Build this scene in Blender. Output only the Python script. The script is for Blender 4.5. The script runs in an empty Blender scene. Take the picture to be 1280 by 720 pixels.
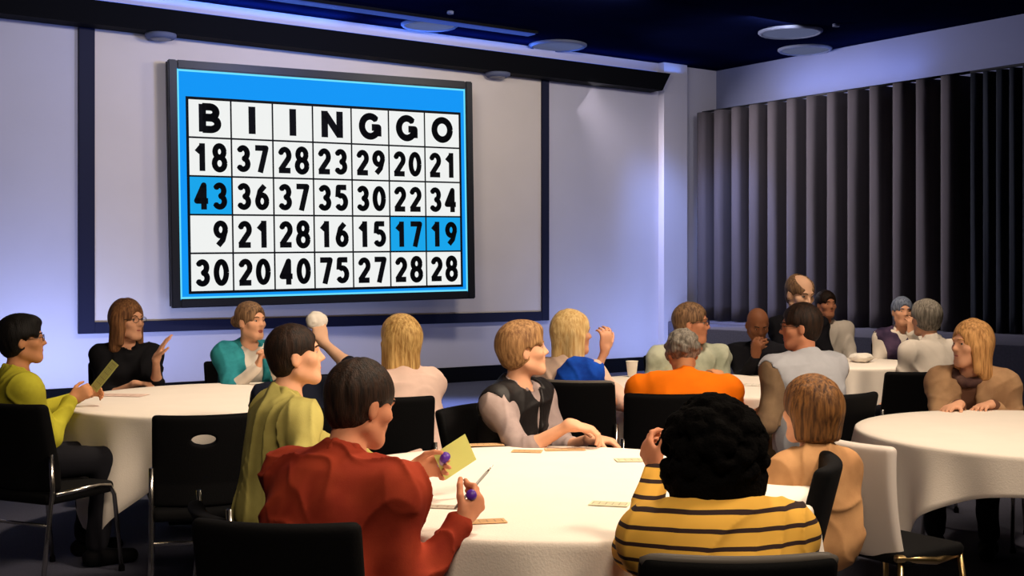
import bpy, bmesh, math, random
import numpy as np
from mathutils import Vector, Matrix

# ------------------------------------------------------------------ camera frame
F = 1525.0                      # focal length in pixels of the 1280 x 720 frame
CAMZ = 1.45
HOR = 340.0                     # pixel row of the horizon
YAW = math.radians(35.6)        # the camera looks 35.6 degrees to the right of the room's +Y
SY, CY = math.sin(YAW), math.cos(YAW)
def c2w(x, y, z=0.0):           # camera-aligned metres (right, ahead) -> room
    return Vector((x*CY + y*SY, -x*SY + y*CY, z))
def at(px, py, d):              # a pixel at a distance ahead -> camera-aligned metres
    return np.array([(px-640)/F*d, d, CAMZ-(py-HOR)/F*d])
def atw(px, py, d):
    a = at(px, py, d); return c2w(a[0], a[1], a[2])
def wrot(A):                    # heading A (degrees clockwise from straight ahead) -> rotation about z
    return -math.radians(A) - YAW

sc = bpy.context.scene
COL = sc.collection
cam_d = bpy.data.cameras.new('camera'); cam = bpy.data.objects.new('camera', cam_d); COL.objects.link(cam)
cam_d.sensor_width = 36.0; cam_d.lens = F/1280*36.0; cam_d.shift_y = -(360-HOR)/1280
cam.location = (0, 0, CAMZ); cam.rotation_euler = (math.pi/2, 0, -YAW); cam_d.clip_end = 100
sc.camera = cam
sc.view_settings.view_transform = 'Standard'; sc.view_settings.look = 'None'
sc.view_settings.exposure = 0.0; sc.view_settings.gamma = 1.0; sc.view_settings.use_curve_mapping = False

WX, WY, H = 13.52, 13.47, 4.55      # right wall, front wall, ceiling
LX, BY = -4.0, -5.0                 # left wall, back wall
def onwall(px, wy=WY):              # pixel column -> x along the plane y = wy, and distance
    t = (px-640)/F; d = wy/(CY - t*SY); return c2w(t*d, d).x, d
def onright(px, wx=WX):
    t = (px-640)/F; d = wx/(t*CY + SY); return c2w(t*d, d).y, d

w = bpy.data.worlds.new('world'); sc.world = w; w.use_nodes = True
w.node_tree.nodes['Background'].inputs[0].default_value = (0.02, 0.025, 0.04, 1)
w.node_tree.nodes['Background'].inputs[1].default_value = 0.3

def lamp(name, kind, loc, target, power, color, size=0.5, sizey=None, angle=60, blend=0.6, spread=None):
    l = bpy.data.lights.new(name, kind); l.energy = power; l.color = color
    if kind == 'AREA':
        l.size = size
        if sizey: l.shape = 'RECTANGLE'; l.size_y = sizey
        else: l.shape = 'DISK'
        if spread: l.spread = math.radians(spread)
    elif kind == 'SPOT':
        l.spot_size = math.radians(angle); l.spot_blend = blend; l.shadow_soft_size = size
    else: l.shadow_soft_size = size
    o = bpy.data.objects.new(name, l); COL.objects.link(o); o.location = loc
    d = Vector(target) - Vector(loc)
    o.rotation_euler = d.to_track_quat('-Z', 'Y').to_euler()
    return o
WARM = (1.0, 0.80, 0.60); BLUE = (0.22, 0.36, 1.0); NEUT = (1.0, 0.88, 0.78)
def over(x, y, power, ang=62, col=WARM, dx=0, dy=0, sz=.18):
    lamp('overhead_spot', 'SPOT', c2w(x+dx, y+dy, H-.06), c2w(x, y, .75), power, col, sz, angle=ang, blend=.85)
#LIGHTS
over(0.12, 4.1, 600, dx=.9, dy=1.2, ang=50)
over(-1.5, 6.9, 600, dx=.8, dy=.4, ang=50)
over(1.2, 7.6, 540, dx=.4, dy=-.3, ang=46)
over(2.75, 9.4, 620, dx=-.3, dy=-1.0, ang=50)
over(2.75, 8.2, 420, dx=-.5, dy=-1.6, ang=36)  # added fill spot for the white-shirted back, no table below it
over(2.5, 5.5, 360, dx=.2, dy=.5, ang=44)
LAV = (0.86, 0.86, 1.0); BLUE2 = (0.34, 0.45, 1.0)
for px, pw, cc in ((60, 44, LAV), (330, 72, (1.0, .92, .85)), (560, 72, (1.0, .92, .85)), (760, 30, LAV)):    # ceiling washers aimed at the front wall
    x, d = onwall(px)
    lamp('wall_washer', 'AREA', (x, WY-3.2, H-.08), (x, WY, 1.9), pw, cc, .8, .4)
for px, p in ((20, 32), (120, 17), (250, 8), (420, 6), (700, 10), (790, 20), (850, 30)):    # blue uplighters at the foot of the front wall
    x, d = onwall(px)
    lamp('blue_uplighter', 'AREA', (x, WY-1.1, .12), (x, WY, 1.9), p, BLUE2, .6, .12)
for px, p in ((40, 62), (300, 44), (560, 22), (760, 8)):              # blue glow of the cove on the ceiling
    x, d = onwall(px)
    lamp('cove_glow', 'AREA', (x, WY-.20, 4.375), (x, WY-.55, 5.2), p, (.10, .26, 1.0), 2.6, .06)
lamp('ceiling_glow', 'SPOT', (6.4, 10.2, 3.9), (6.2, 11.9, H), 260, (.12, .25, 1.0), .2, angle=120, blend=1.0)
lamp('stage_blue', 'SPOT', (11.2, 12.7, H-.4), (13.0, 12.5, 1.0), 620, BLUE, .2, angle=70, blend=.9)
lamp('stage_wash', 'AREA', (10.4, 13.0, H-.6), (WX, 9.4, 1.4), 135, (.92, .86, .96), 1.6, .5, spread=120)
lamp('carpet_blue', 'SPOT', (6.4, 10.6, H-.2), c2w(-.7, 12.4, 0), 3600, BLUE2, .2, angle=48, blend=.8)
lamp('curtain_cove', 'AREA', (13.2, 10.9, 3.98), (13.45, 10.9, 4.6), 10, BLUE2, 2.4, .05)
lamp('key_soft', 'AREA', c2w(3.0, 3.2, H-.25), c2w(-.2, 5.4, 1.0), 85, WARM, 1.2, 1.0, spread=90)
lamp('fill_soft', 'AREA', c2w(.4, .6, H-.1), c2w(-.2, 5.0, .9), 42, WARM, 1.4, 1.4, spread=80)  # added soft fill from above the camera, not a lamp of the hall

# ------------------------------------------------------------------ materials
def lin(c):
    return tuple(((v/255)/12.92 if v/255 <= .04045 else ((v/255+.055)/1.055)**2.4) for v in c)
MATS = {}
def mat(name, rgb, rough=.7, metal=0.0, noise=0.0, nscale=8.0, bump=0.0, bscale=60.0, stretch=None, rgb2=None, spec=.3, emit=None, sheen=0.0):
    if name in MATS: return MATS[name]
    m = bpy.data.materials.new(name); m.use_nodes = True; MATS[name] = m
    nt = m.node_tree; b = nt.nodes['Principled BSDF']; L = nt.links
    c = lin(rgb)
    b.inputs['Base Color'].default_value = (*c, 1); b.inputs['Roughness'].default_value = rough
    b.inputs['Metallic'].default_value = metal; b.inputs['Specular IOR Level'].default_value = spec
    if sheen: b.inputs['Sheen Weight'].default_value = sheen
    if emit is not None:
        b.inputs['Emission Color'].default_value = (*c, 1); b.inputs['Emission Strength'].default_value = emit
        b.inputs['Base Color'].default_value = (0.004, 0.004, 0.004, 1); b.inputs['Specular IOR Level'].default_value = 0.05; b.inputs['Roughness'].default_value = .8
    if noise or bump or rgb2:
        tc = nt.nodes.new('ShaderNodeTexCoord'); mp = nt.nodes.new('ShaderNodeMapping')
        L.new(tc.outputs['Object'], mp.inputs[0])
        if stretch: mp.inputs['Scale'].default_value = stretch
    if noise or rgb2:
        n = nt.nodes.new('ShaderNodeTexNoise'); n.inputs['Scale'].default_value = nscale; n.inputs['Detail'].default_value = 4
        L.new(mp.outputs[0], n.inputs['Vector'])
        r = nt.nodes.new('ShaderNodeValToRGB'); L.new(n.outputs['Fac'], r.inputs[0])
        c2 = lin(rgb2) if rgb2 else tuple(v*(1-noise) for v in c)
        r.color_ramp.elements[0].position = .35; r.color_ramp.elements[1].position = .65
        r.color_ramp.elements[0].color = (*c2, 1); r.color_ramp.elements[1].color = (*c, 1)
        L.new(r.outputs[0], b.inputs['Base Color'])
    if bump:
        n2 = nt.nodes.new('ShaderNodeTexNoise'); n2.inputs['Scale'].default_value = bscale; n2.inputs['Detail'].default_value = 3
        L.new(mp.outputs[0], n2.inputs['Vector'])
        bp = nt.nodes.new('ShaderNodeBump'); bp.inputs['Strength'].default_value = bump; bp.inputs['Distance'].default_value = .01
        L.new(n2.outputs['Fac'], bp.inputs['Height']); L.new(bp.outputs[0], b.inputs['Normal'])
    return m
def cloth(name, rgb, rgb2=None): return mat(name, rgb, .85, noise=.12, nscale=9, bump=.06, bscale=260, rgb2=rgb2, spec=.1)
def hairm(name, rgb, rgb2): return mat(name, rgb, .6, nscale=16, bump=.35, bscale=40, stretch=(6, 6, .6), rgb2=rgb2, spec=.22)
def skinm(name, rgb): return mat(name, rgb, .65, noise=.08, nscale=20, spec=.2)

M_wall = mat('wall_paint', (196, 190, 196), .85, noise=.04, nscale=1.2)
M_ceil = mat('ceiling_navy', (5, 8, 30), .6, noise=.2, nscale=2, spec=0)
M_blackp = mat('black_paint', (5, 5, 8), .8, spec=.1)
M_navy = mat('navy_velvet', (16, 18, 44), .7)
M_screen = mat('screen_fabric', (214, 200, 186), .9, noise=.03, nscale=2)
M_carpet = mat('carpet_slate', (78, 79, 96), .95, noise=.25, nscale=90, bump=.3, bscale=300)
M_curt = mat('curtain_grey', (72, 66, 69), .95, noise=.12, nscale=3, stretch=(4, 4, .4), bump=.15, bscale=80)
M_curtb = mat('curtain_black', (16, 22, 34), .9, noise=.2, nscale=6, stretch=(6, 6, .3))
M_bezel = mat('bezel_black', (26, 25, 26), .45)
M_cloth = mat('tablecloth_white', (236, 226, 214), .9, noise=.03, nscale=6, bump=.12, bscale=160)
M_chair = mat('chair_black', (9, 9, 11), .8, bump=.1, bscale=150, spec=.12)
M_chrome = mat('chrome', (196, 192, 186), .22, metal=1.0)
M_wood = mat('table_ply', (84, 66, 48), .6, noise=.3, nscale=5, stretch=(1, 8, 1))
M_dark = mat('dark_metal', (30, 30, 32), .4, metal=.6)
M_disc = mat('disc_white', (96, 100, 118), .8, spec=.05)
M_paper = mat('paper_white', (240, 232, 220), .9)
M_eye = mat('eye_white', (188, 172, 162), .5); M_iris = mat('eye_dark', (35, 24, 18), .3)
M_glass = mat('glasses_frame', (30, 24, 24), .3)

# ------------------------------------------------------------------ mesh helpers
def link(name, me, m, parent=None, smooth=False):
    o = bpy.data.objects.new(name, me); COL.objects.link(o)
    if m is not None and not me.materials: me.materials.append(m)
    if smooth:
        me.polygons.foreach_set('use_smooth', [True]*len(me.polygons)); me.update()
    if parent is not None: o.parent = parent
    return o
def tag(o, label=None, cat=None, group=None, kind=None):
    if label: o['label'] = label
    if cat: o['category'] = cat
    if group: o['group'] = group
    if kind: o['kind'] = kind
    return o
def empty(name, loc, rz=0.0, label=None, cat=None, group=None):
    o = bpy.data.objects.new(name, None); COL.objects.link(o); o.location = loc; o.rotation_euler = (0, 0, rz)
    o.empty_display_size = .1
    return tag(o, label, cat, group)
def me_from(name, V, Fc):
    me = bpy.data.meshes.new(name); me.from_pydata([tuple(v) for v in V], [], [tuple(f) for f in Fc]); me.update(); return me
class MB:
    def __init__(s): s.bm = bmesh.new()
    def box(s, c, size, rot=None, bev=0.0):
        r = bmesh.ops.create_cube(s.bm, size=1.0); vs = r['verts']
        Mx = Matrix.Translation(c) @ (rot.to_4x4() if rot else Matrix.Identity(4)) @ Matrix.Diagonal((*size, 1))
        bmesh.ops.transform(s.bm, matrix=Mx, verts=vs)
        if bev:
            es = list({e for v in vs for e in v.link_edges})
            bmesh.ops.bevel(s.bm, geom=es, offset=bev, segments=2, affect='EDGES')
        return s
    def span(s, x0, x1, y0, y1, z0, z1, bev=0.0):
        return s.box(((x0+x1)/2, (y0+y1)/2, (z0+z1)/2), (abs(x1-x0), abs(y1-y0), abs(z1-z0)), bev=bev)
    def cone(s, a, b, r1, r2, seg=16):
        a, b = Vector(a), Vector(b); d = b-a
        Mx = Matrix.Translation((a+b)/2) @ d.to_track_quat('Z', 'Y').to_matrix().to_4x4()
        bmesh.ops.create_cone(s.bm, cap_ends=True, segments=seg, radius1=r1, radius2=r2, depth=d.length, matrix=Mx); return s
    def tube(s, pts, r, seg=10, closed=False):
        pts = [Vector(p) for p in pts]; n = len(pts); rings = []
        up = None
        for i, p in enumerate(pts):
            if closed: t = (pts[(i+1) % n]-pts[i-1]).normalized()
            else: t = (pts[min(i+1, n-1)]-pts[max(i-1, 0)]).normalized()
            if up is None: up = t.orthogonal().normalized()
            up = (up - t*up.dot(t)).normalized(); q = t.cross(up)
            rings.append([s.bm.verts.new(p + (up*math.cos(2*math.pi*k/seg)+q*math.sin(2*math.pi*k/seg))*r) for k in range(seg)])
        for i in range(n if closed else n-1):
            A, B = rings[i], rings[(i+1) % n]
            for k in range(seg): s.bm.faces.new((A[k], A[(k+1) % seg], B[(k+1) % seg], B[k]))
        if not closed: s.bm.faces.new(rings[0][::-1]); s.bm.faces.new(rings[-1])
        return s
    def lathe(s, prof, c=(0, 0, 0), seg=40):
        rings = []
        for r, z in prof:
            rings.append([s.bm.verts.new((c[0]+r*math.cos(2*math.pi*k/seg), c[1]+r*math.sin(2*math.pi*k/seg), c[2]+z)) for k in range(seg)])
        for A, B in zip(rings, rings[1:]):
            for k in range(seg): s.bm.faces.new((A[k], A[(k+1) % seg], B[(k+1) % seg], B[k]))
        s.bm.faces.new(rings[0][::-1]); s.bm.faces.new(rings[-1]); return s
    def build(s, name, m, parent=None, smooth=False):
        bmesh.ops.recalc_face_normals(s.bm, faces=s.bm.faces[:])
        me = bpy.data.meshes.new(name); s.bm.to_mesh(me); s.bm.free()
        return link(name, me, m, parent, smooth)
def struct(name, mb, m): return tag(mb.build(name, m), kind='structure')

# ------------------------------------------------------------------ signed distance fields -> one continuous mesh
def V3(*a): return np.array(a, dtype=np.float64)
def nrm(v): v = np.asarray(v, float); return v/max(np.linalg.norm(v), 1e-9)
class Sdf:
    def __init__(s): s.p = []
    def cap(s, a, b, r1, r2=None, k=.02, op=1):
        s.p.append(('c', np.array(a, float), np.array(b, float), r1, r1 if r2 is None else r2, k, op)); return s
    def ell(s, c, r, R=None, k=.02, op=1):
        s.p.append(('e', np.array(c, float), np.array(r, float), np.eye(3) if R is None else R, 0, k, op)); return s
    def box(s, c, h, rad, R=None, k=.01, op=1):
        s.p.append(('b', np.array(c, float), np.array(h, float), np.eye(3) if R is None else R, rad, k, op)); return s
    def clip(s, c, n, k=.008):
        s.p.append(('p', np.array(c, float), nrm(n), 0, 0, k, 0)); return s
    def bb(s, q):
        t = q[0]
        if t == 'c': lo = np.minimum(q[1]-q[3], q[2]-q[4]); hi = np.maximum(q[1]+q[3], q[2]+q[4])
        elif t == 'e': e = np.abs(q[3]) @ q[2]; lo, hi = q[1]-e, q[1]+e
        else: e = np.abs(q[3]) @ (q[2]+q[4]); lo, hi = q[1]-e, q[1]+e
        return lo, hi
    def mesh(s, res, disp=None, smooth=1):
        adds = [q for q in s.p if q[0] != 'p' and q[6] == 1]
        lo = np.min([s.bb(q)[0] for q in adds], 0)-3*res-.012; hi = np.max([s.bb(q)[1] for q in adds], 0)+3*res+.012
        n = np.ceil((hi-lo)/res).astype(int)+1
        G = np.full(n, 1.0, np.float32)
        ax = [lo[i]+res*np.arange(n[i]) for i in range(3)]
        for q in s.p:
            k = max(q[5], 1e-4)
            if q[0] == 'p': sl = tuple(slice(0, n[i]) for i in range(3))
            else:
                a, b = s.bb(q); pad = max(k*1.2, .012)+2.5*res
                i0 = np.maximum(((a-pad-lo)/res).astype(int), 0); i1 = np.minimum(((b+pad-lo)/res).astype(int)+2, n)
                if (i1 <= i0).any(): continue
                sl = tuple(slice(i0[i], i1[i]) for i in range(3))
            X = ax[0][sl[0]][:, None, None]; Y = ax[1][sl[1]][None, :, None]; Z = ax[2][sl[2]][None, None, :]
            if q[0] == 'p':
                c, nn = q[1], q[2]; d = (X-c[0])*nn[0]+(Y-c[1])*nn[1]+(Z-c[2])*nn[2]
            elif q[0] == 'c':
                a, b = q[1], q[2]; ba = b-a; L2 = max(ba @ ba, 1e-9)
                h = np.clip(((X-a[0])*ba[0]+(Y-a[1])*ba[1]+(Z-a[2])*ba[2])/L2, 0, 1)
                d = np.sqrt((X-a[0]-h*ba[0])**2+(Y-a[1]-h*ba[1])**2+(Z-a[2]-h*ba[2])**2)-(q[3]+(q[4]-q[3])*h)
            else:
                c, R = q[1], q[3]; x, y, z = X-c[0], Y-c[1], Z-c[2]
                u = [x*R[0, j]+y*R[1, j]+z*R[2, j] for j in range(3)]
                if q[0] == 'e':
                    r = q[2]; k0 = np.sqrt(sum((u[j]/r[j])**2 for j in range(3))); k1 = np.sqrt(sum((u[j]/r[j]**2)**2 for j in range(3)))+1e-9
                    d = k0*(k0-1)/k1
                else:
                    qq = [np.abs(u[j])-q[2][j] for j in range(3)]
                    d = np.sqrt(sum(np.maximum(v, 0)**2 for v in qq))+np.minimum(np.maximum(np.maximum(qq[0], qq[1]), qq[2]), 0)-q[4]
            g = G[sl]
            if q[0] == 'p' or q[6] == -1:
                if q[0] != 'p': d = -d
                h = np.maximum(k-np.abs(g-d), 0)/k; G[sl] = np.maximum(g, d)+h*h*k*.25
            else:
                h = np.maximum(k-np.abs(g-d), 0)/k; G[sl] = np.minimum(g, d)-h*h*k*.25
        if disp is not None:
            I = np.nonzero(np.abs(G) < .03+2*res)
            P = np.stack([lo[i]+res*I[i] for i in range(3)], 1); G[I] += disp(P).astype(np.float32)
        G[0] = G[-1] = 1; G[:, 0] = G[:, -1] = 1; G[:, :, 0] = G[:, :, -1] = 1
        S = G < 0
        c = np.zeros(n-1, np.int8)
        for dx in (0, 1):
            for dy in (0, 1):
                for dz in (0, 1): c += S[dx:n[0]-1+dx, dy:n[1]-1+dy, dz:n[2]-1+dz]
        I = np.stack(np.nonzero((c > 0) & (c < 8)), 1)
        idx = np.full(n-1, -1, np.int32); idx[I[:, 0], I[:, 1], I[:, 2]] = np.arange(len(I))
        acc = np.zeros((len(I), 3)); cnt = np.zeros(len(I))
        corners = [(a, b, d) for a in (0, 1) for b in (0, 1) for d in (0, 1)]
        val = {o: G[I[:, 0]+o[0], I[:, 1]+o[1], I[:, 2]+o[2]] for o in corners}
        for o in corners:
            for a in range(3):
                if o[a] == 0:
                    o2 = tuple(1 if j == a else o[j] for j in range(3)); v0, v1 = val[o], val[o2]
                    mk = (v0 < 0) != (v1 < 0); t = np.where(mk, v0/np.where(mk, v0-v1, 1), 0)
                    p = np.zeros((len(I), 3)); p[:] = o; p[:, a] += t
                    acc[mk] += p[mk]; cnt[mk] += 1
        Vt = lo+res*(I+acc/cnt[:, None])
        Q = []
        for a in range(3):
            b, d = (a+1) % 3, (a+2) % 3
            s0 = [slice(1, -1)]*3; s0[a] = slice(0, -1); s1 = list(s0); s1[a] = slice(1, None)
            A, B = S[tuple(s0)], S[tuple(s1)]
            E = np.stack(np.nonzero(A != B), 1)
            if not len(E): continue
            ins = A[E[:, 0], E[:, 1], E[:, 2]]
            E = E.copy(); E[:, b] += 1; E[:, d] += 1
            def ci(ob, od):
                e = E.copy(); e[:, b] -= ob; e[:, d] -= od; return idx[e[:, 0], e[:, 1], e[:, 2]]
            q4 = np.stack([ci(1, 1), ci(0, 1), ci(0, 0), ci(1, 0)], 1)
            q4[~ins] = q4[~ins][:, ::-1]; Q.append(q4)
        Q = np.concatenate(Q); Q = Q[(Q >= 0).all(1)]
        for _ in range(smooth):
            sm = np.zeros_like(Vt); ct = np.zeros(len(Vt))
            for j in range(4):
                for jj in ((j+1) % 4,):
                    np.add.at(sm, Q[:, j], Vt[Q[:, jj]]); np.add.at(ct, Q[:, j], 1); np.add.at(sm, Q[:, jj], Vt[Q[:, j]]); np.add.at(ct, Q[:, jj], 1)
            Vt = Vt*.5+.5*sm/np.maximum(ct, 1)[:, None]
        me = bpy.data.meshes.new('surface')
        me.vertices.add(len(Vt)); me.vertices.foreach_set('co', Vt.astype(np.float32).ravel())
        me.loops.add(len(Q)*4); me.loops.foreach_set('vertex_index', Q.astype(np.int32).ravel())
        me.polygons.add(len(Q)); me.polygons.foreach_set('loop_start', np.arange(len(Q), dtype=np.int32)*4)
        me.update(calc_edges=True); me.validate()
        return me
def waves(seed, amp, freq, n=7, out=True, st=(1, 1, 1)):     # folds / locks: outward-only sum of sines
    rg = np.random.RandomState(seed); K = rg.normal(size=(n, 3))*freq*np.array(st); ph = rg.uniform(0, 6.3, n)
    def f(P):
        W = np.sin(2*P @ K.T*.5+ph); v = W.sum(1)/math.sqrt(n)
        v = np.sin(P @ K[0]*.6+v*1.3)*.5+v*.35
        return -amp*(np.abs(v) if out else v)
    return f
def folds(seed, amp, freq, st=(1, 1, 1)):                  # soft ridges of cloth, outward only
    rg = np.random.RandomState(seed); K = rg.normal(size=(3, 3)); K = K/np.linalg.norm(K, axis=1)[:, None]*freq*np.array(st)
    Wk = rg.normal(size=(4, 3))*freq*.45; ph = rg.uniform(0, 6.3, 8)
    def f(P):
        wv = np.sin(P @ Wk[0]+ph[0])*1.1+np.sin(P @ Wk[1]*1.7+ph[1])*.7
        a = (1-np.abs(np.sin(P @ K[0]+wv+ph[2])))**2; b = (1-np.abs(np.sin(P @ K[1]*1.6-wv*.8+ph[3])))**2
        m_ = .5+.5*np.sin(P @ Wk[2]+ph[4])
        return -amp*(a*m_+b*(1-m_)*.7)
    return f
def frame(y, z):               # columns = x, y, z axes
    y = nrm(y); x = nrm(np.cross(y, z)); z = np.cross(x, y); return np.stack([x, y, z], 1)
def rotax(axis, a):
    return np.array(Matrix.Rotation(a, 3, Vector(axis)))
def sdf_obj(name, sd, res, m, parent, disp=None, smooth=1):
    return link(name, sd.mesh(res, disp, smooth), m, parent, True)

# ------------------------------------------------------------------ the people
SKIN = {'light': skinm('skin_light', (226, 168, 134)), 'pale': skinm('skin_pale', (232, 184, 152)), 'ruddy': skinm('skin_ruddy', (205, 138, 104)),
        'dark': skinm('skin_dark', (122, 76, 50)), 'tan': skinm('skin_tan', (204, 142, 100))}
M_lip = mat('lips', (176, 92, 82), .45)
HAIRC = {'black': ((20, 16, 15), (8, 7, 7)), 'darkbrown': ((52, 34, 24), (22, 15, 12)), 'brown': ((96, 66, 42), (50, 34, 22)),
         'auburn': ((152, 106, 68), (92, 60, 38)), 'blond': ((222, 184, 116), (158, 116, 62)), 'paleblond': ((242, 212, 150), (206, 160, 96)),
         'strawberry': ((172, 132, 88), (112, 78, 48)), 'grey': ((150, 142, 130), (92, 86, 78)), 'greybrown': ((150, 116, 84), (84, 62, 46)),
         'sandy': ((226, 172, 110), (160, 112, 64)), 'bluegrey': ((130, 140, 160), (80, 90, 112)), 'bobbrown': ((130, 88, 46), (64, 40, 22))}
def hm(c): return hairm('hair_'+c, *HAIRC[c])
GRIP = {}
def person(key, label, hx, hy, d, A, lean, HA, hpitch=0, hroll=0, hs=1.0, wide=1.0, skin='light', hair='short', hc='brown', shirt=None, sleeve=1.0,
           pants=None, over=None, overm=None, hands=None, res=.008, fem=False, glasses=False, face=True, collar=True, seed=1, disp=.006, seat=.455,
           brow=None, smile=False, side=0.0, s=.95, tmax=(.76, 1.12)):
    a = math.radians(A); hp = at(hx, hy, d)
    def skel(tf, le):
        l = math.radians(le)
        def dv(ang): return nrm(V3(math.sin(math.radians(side)), math.sin(ang), math.cos(ang)))
        P = V3(0, 0, seat+.095*s)
        W_ = P+.14*s*tf*dv(l*.55); C_ = W_+.17*s*tf*dv(l); N_ = C_+.165*s*tf*dv(l*1.2); Hc = N_+.180*s*hs**.5*dv(l*.75+.14)
        return P, W_, C_, N_, Hc
    tf = 1.0
    for _ in range(20):
        z = skel(tf, lean)[4][2]; tf *= 1+(hp[2]-z)/.5
    if tf < tmax[0] or tf > tmax[1]:
        tf = min(max(tf, tmax[0]), tmax[1])
        for _ in range(60):
            z = skel(tf, lean)[4][2]; lean += (z-hp[2])*60; lean = min(max(lean, -12), 75)
    P, Wv, C, N, Hc = skel(tf, lean)
    dz = hp[2]-Hc[2]
    ca, sa = math.cos(a), math.sin(a)
    def l2c(v): return V3(v[0]*ca+v[1]*sa, -v[0]*sa+v[1]*ca, v[2])     # local -> camera axes (directions)
    def c2l(v): return V3(v[0]*ca-v[1]*sa, v[0]*sa+v[1]*ca, v[2])
    off = l2c(Hc); base = V3(hp[0]-off[0], hp[1]-off[1], 0)
    print('PERSON %-12s tf=%.2f lean=%.0f dz=%.3f pelvis=(%.2f, %.2f)' % (key, tf, lean, dz, base[0], base[1]))
    def tl(p): return c2l(np.asarray(p, float)-base)                   # camera point -> local
    root = empty('person', c2w(base[0], base[1], 0), wrot(A), label, 'person')
    up = nrm(N-C); lo_up = nrm(Wv-P)
    rt = V3(1, 0, 0); fw = nrm(np.cross(up, rt)); fw = fw if fw[1] > 0 else -fw
    RC = np.stack([nrm(np.cross(fw, up)), fw, up], 1); RP = frame(nrm(V3(0, lo_up[2], -lo_up[1])), lo_up)
    wd = wide*s; shw = (.165 if fem else .188)*wd
    shL, shR = N-up*.050*s-RC[:, 0]*shw+fw*.012, N-up*.050*s+RC[:, 0]*shw+fw*.012
    def torso(sd, e=0.0):
        sd.ell(P+V3(0, .0, -.0), ((.165 if fem else .16)*wd+e, .12*s*wide+e, .105*s+e), RP, k=.05)
        sd.ell(Wv, ((.125 if fem else .145)*wd+e, .10*s*wide+e, .13*s+e), RP, k=.07)
        sd.ell(C, ((.145 if fem else .165)*wd+e, .105*s*wide+e, .16*s+e), RC, k=.07)
        sd.cap(shL, shR, .055*wd+e, k=.06)
        sd.cap(N-up*.05*s, N+up*.01*s, .075*wd+e, .055*s+e*.6, k=.05)
        if fem:
            for q in (-1, 1): sd.ell(C+fw*.075*s+up*.005+RC[:, 0]*q*.07*s, (.06*s+e, .06*s+e, .062*s+e), RC, k=.04)
    # head frame
    ha = math.radians(HA-A); hd = V3(math.sin(ha), math.cos(ha), 0)
    RH = frame(hd, V3(0, 0, 1)); RH = RH @ rotax((1, 0, 0), math.radians(hpitch)) @ rotax((0, 1, 0), math.radians(hroll))
    h = s*hs
    def hp_(x, y, z): return Hc+RH @ (V3(x, y, z)*h)
    B = Sdf(); torso(B)
    B.cap(N-up*.03*s, hp_(0, -.026, -.05), .053*s, .049*h, k=.03)
    B.ell(hp_(0, -.014, .03), V3(.077, .097, .089)*h, RH, k=.02)
    B.ell(hp_(0, .018, -.035), V3(.060, .074, .078)*h, RH, k=.03)
    B.cap(hp_(-.012, .066, -.096), hp_(.012, .066, -.096), .021*h, k=.025)
    for q in (-1, 1):
        B.cap(hp_(q*.05, 0, -.06), hp_(q*.02, .06, -.092), .022*h, k=.02)
        B.ell(hp_(q*.044, .054, -.018), V3(.024, .026, .022)*h, RH, k=.02)
        B.ell(hp_(q*.031, .101, .010), V3(.017, .016, .011)*h, RH, k=.012, op=-1)
        B.ell(hp_(q*.079, -.006, -.008), V3(.010, .019, .032)*h, RH @ rotax((0, 0, 1), q*.35), k=.006)
        B.ell(hp_(q*.090, .0, -.004), V3(.006, .010, .017)*h, RH @ rotax((0, 0, 1), q*.35), k=.004, op=-1)
    B.cap(hp_(-.030, .079, .028), hp_(.030, .079, .028), .011*h, k=.018)
    B.cap(hp_(0, .086, .012), hp_(0, .103, -.020), .007*h, .0115*h, k=.012)
    for q in (-1, 1): B.ell(hp_(q*.012, .092, -.025), V3(.008, .010, .008)*h, RH, k=.006)
    B.cap(hp_(-.018, .078, -.052), hp_(.018, .078, -.052), .010*h, k=.012); B.cap(hp_(-.014, .077, -.066), hp_(.014, .077, -.066), .010*h, k=.008)
    if smile: B.ell(hp_(0, .094, -.059), V3(.024, .012, .005)*h, RH, k=.004, op=-1)
    # arms
    armsegs = []
    GRIP[key] = []
    hands = hands or [None, None]
    for q, hnd in ((-1, hands[0]), (1, hands[1])):
        S0 = shL if q < 0 else shR
        if hnd is None: hnd = dict(loc=(q*.15, .36, .56 if seat > 0 else .5))
        T = tl(at(*hnd['at'])) if 'at' in hnd else V3(*hnd['loc'])
        u_, f_ = .29*s, .255*s
        v = T-S0; L = np.linalg.norm(v)
        if L > (u_+f_)*.985:
            print('   reach', key, q, '%.2f > %.2f' % (L, u_+f_)); T = S0+v/L*(u_+f_)*.985; v = T-S0; L = np.linalg.norm(v)
        dirn = v/L; pole = nrm(c2l(V3(*hnd['pole']))) if 'pole' in hnd else nrm(V3(q*.5, -.35, -1))
        pole = nrm(pole-dirn*(pole @ dirn)); xx = (u_*u_-f_*f_+L*L)/(2*L); yy = math.sqrt(max(u_*u_-xx*xx, 0))
        E = S0+dirn*xx+pole*yy
        B.cap(S0, E, .044*s, .035*s, k=.05); B.cap(E, E+(T-E)*.3, .035*s, .034*s, k=.02); B.cap(E+(T-E)*.3, T, .034*s, .022*s, k=.02)
        hd_ = nrm(c2l(V3(*hnd['dir']))) if 'dir' in hnd else nrm(T-E)
        pn = c2l(V3(*hnd['palm'])) if 'palm' in hnd else V3(0, 0, -1.0)
        pn = nrm(pn-hd_*(pn @ hd_)); ts = np.cross(hd_, pn)*q              # towards the thumb
        RHn = np.stack([ts, hd_, pn], 1); g = s*hnd.get('size', 1.0)
        B.cap(T, T+hd_*.02*g, .025*s, .024*g, k=.02)
        B.ell(T+hd_*.052*g, (.041*g, .054*g, .0165*g), RHn, k=.015)
        cu = hnd.get('curl', .5)
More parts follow.
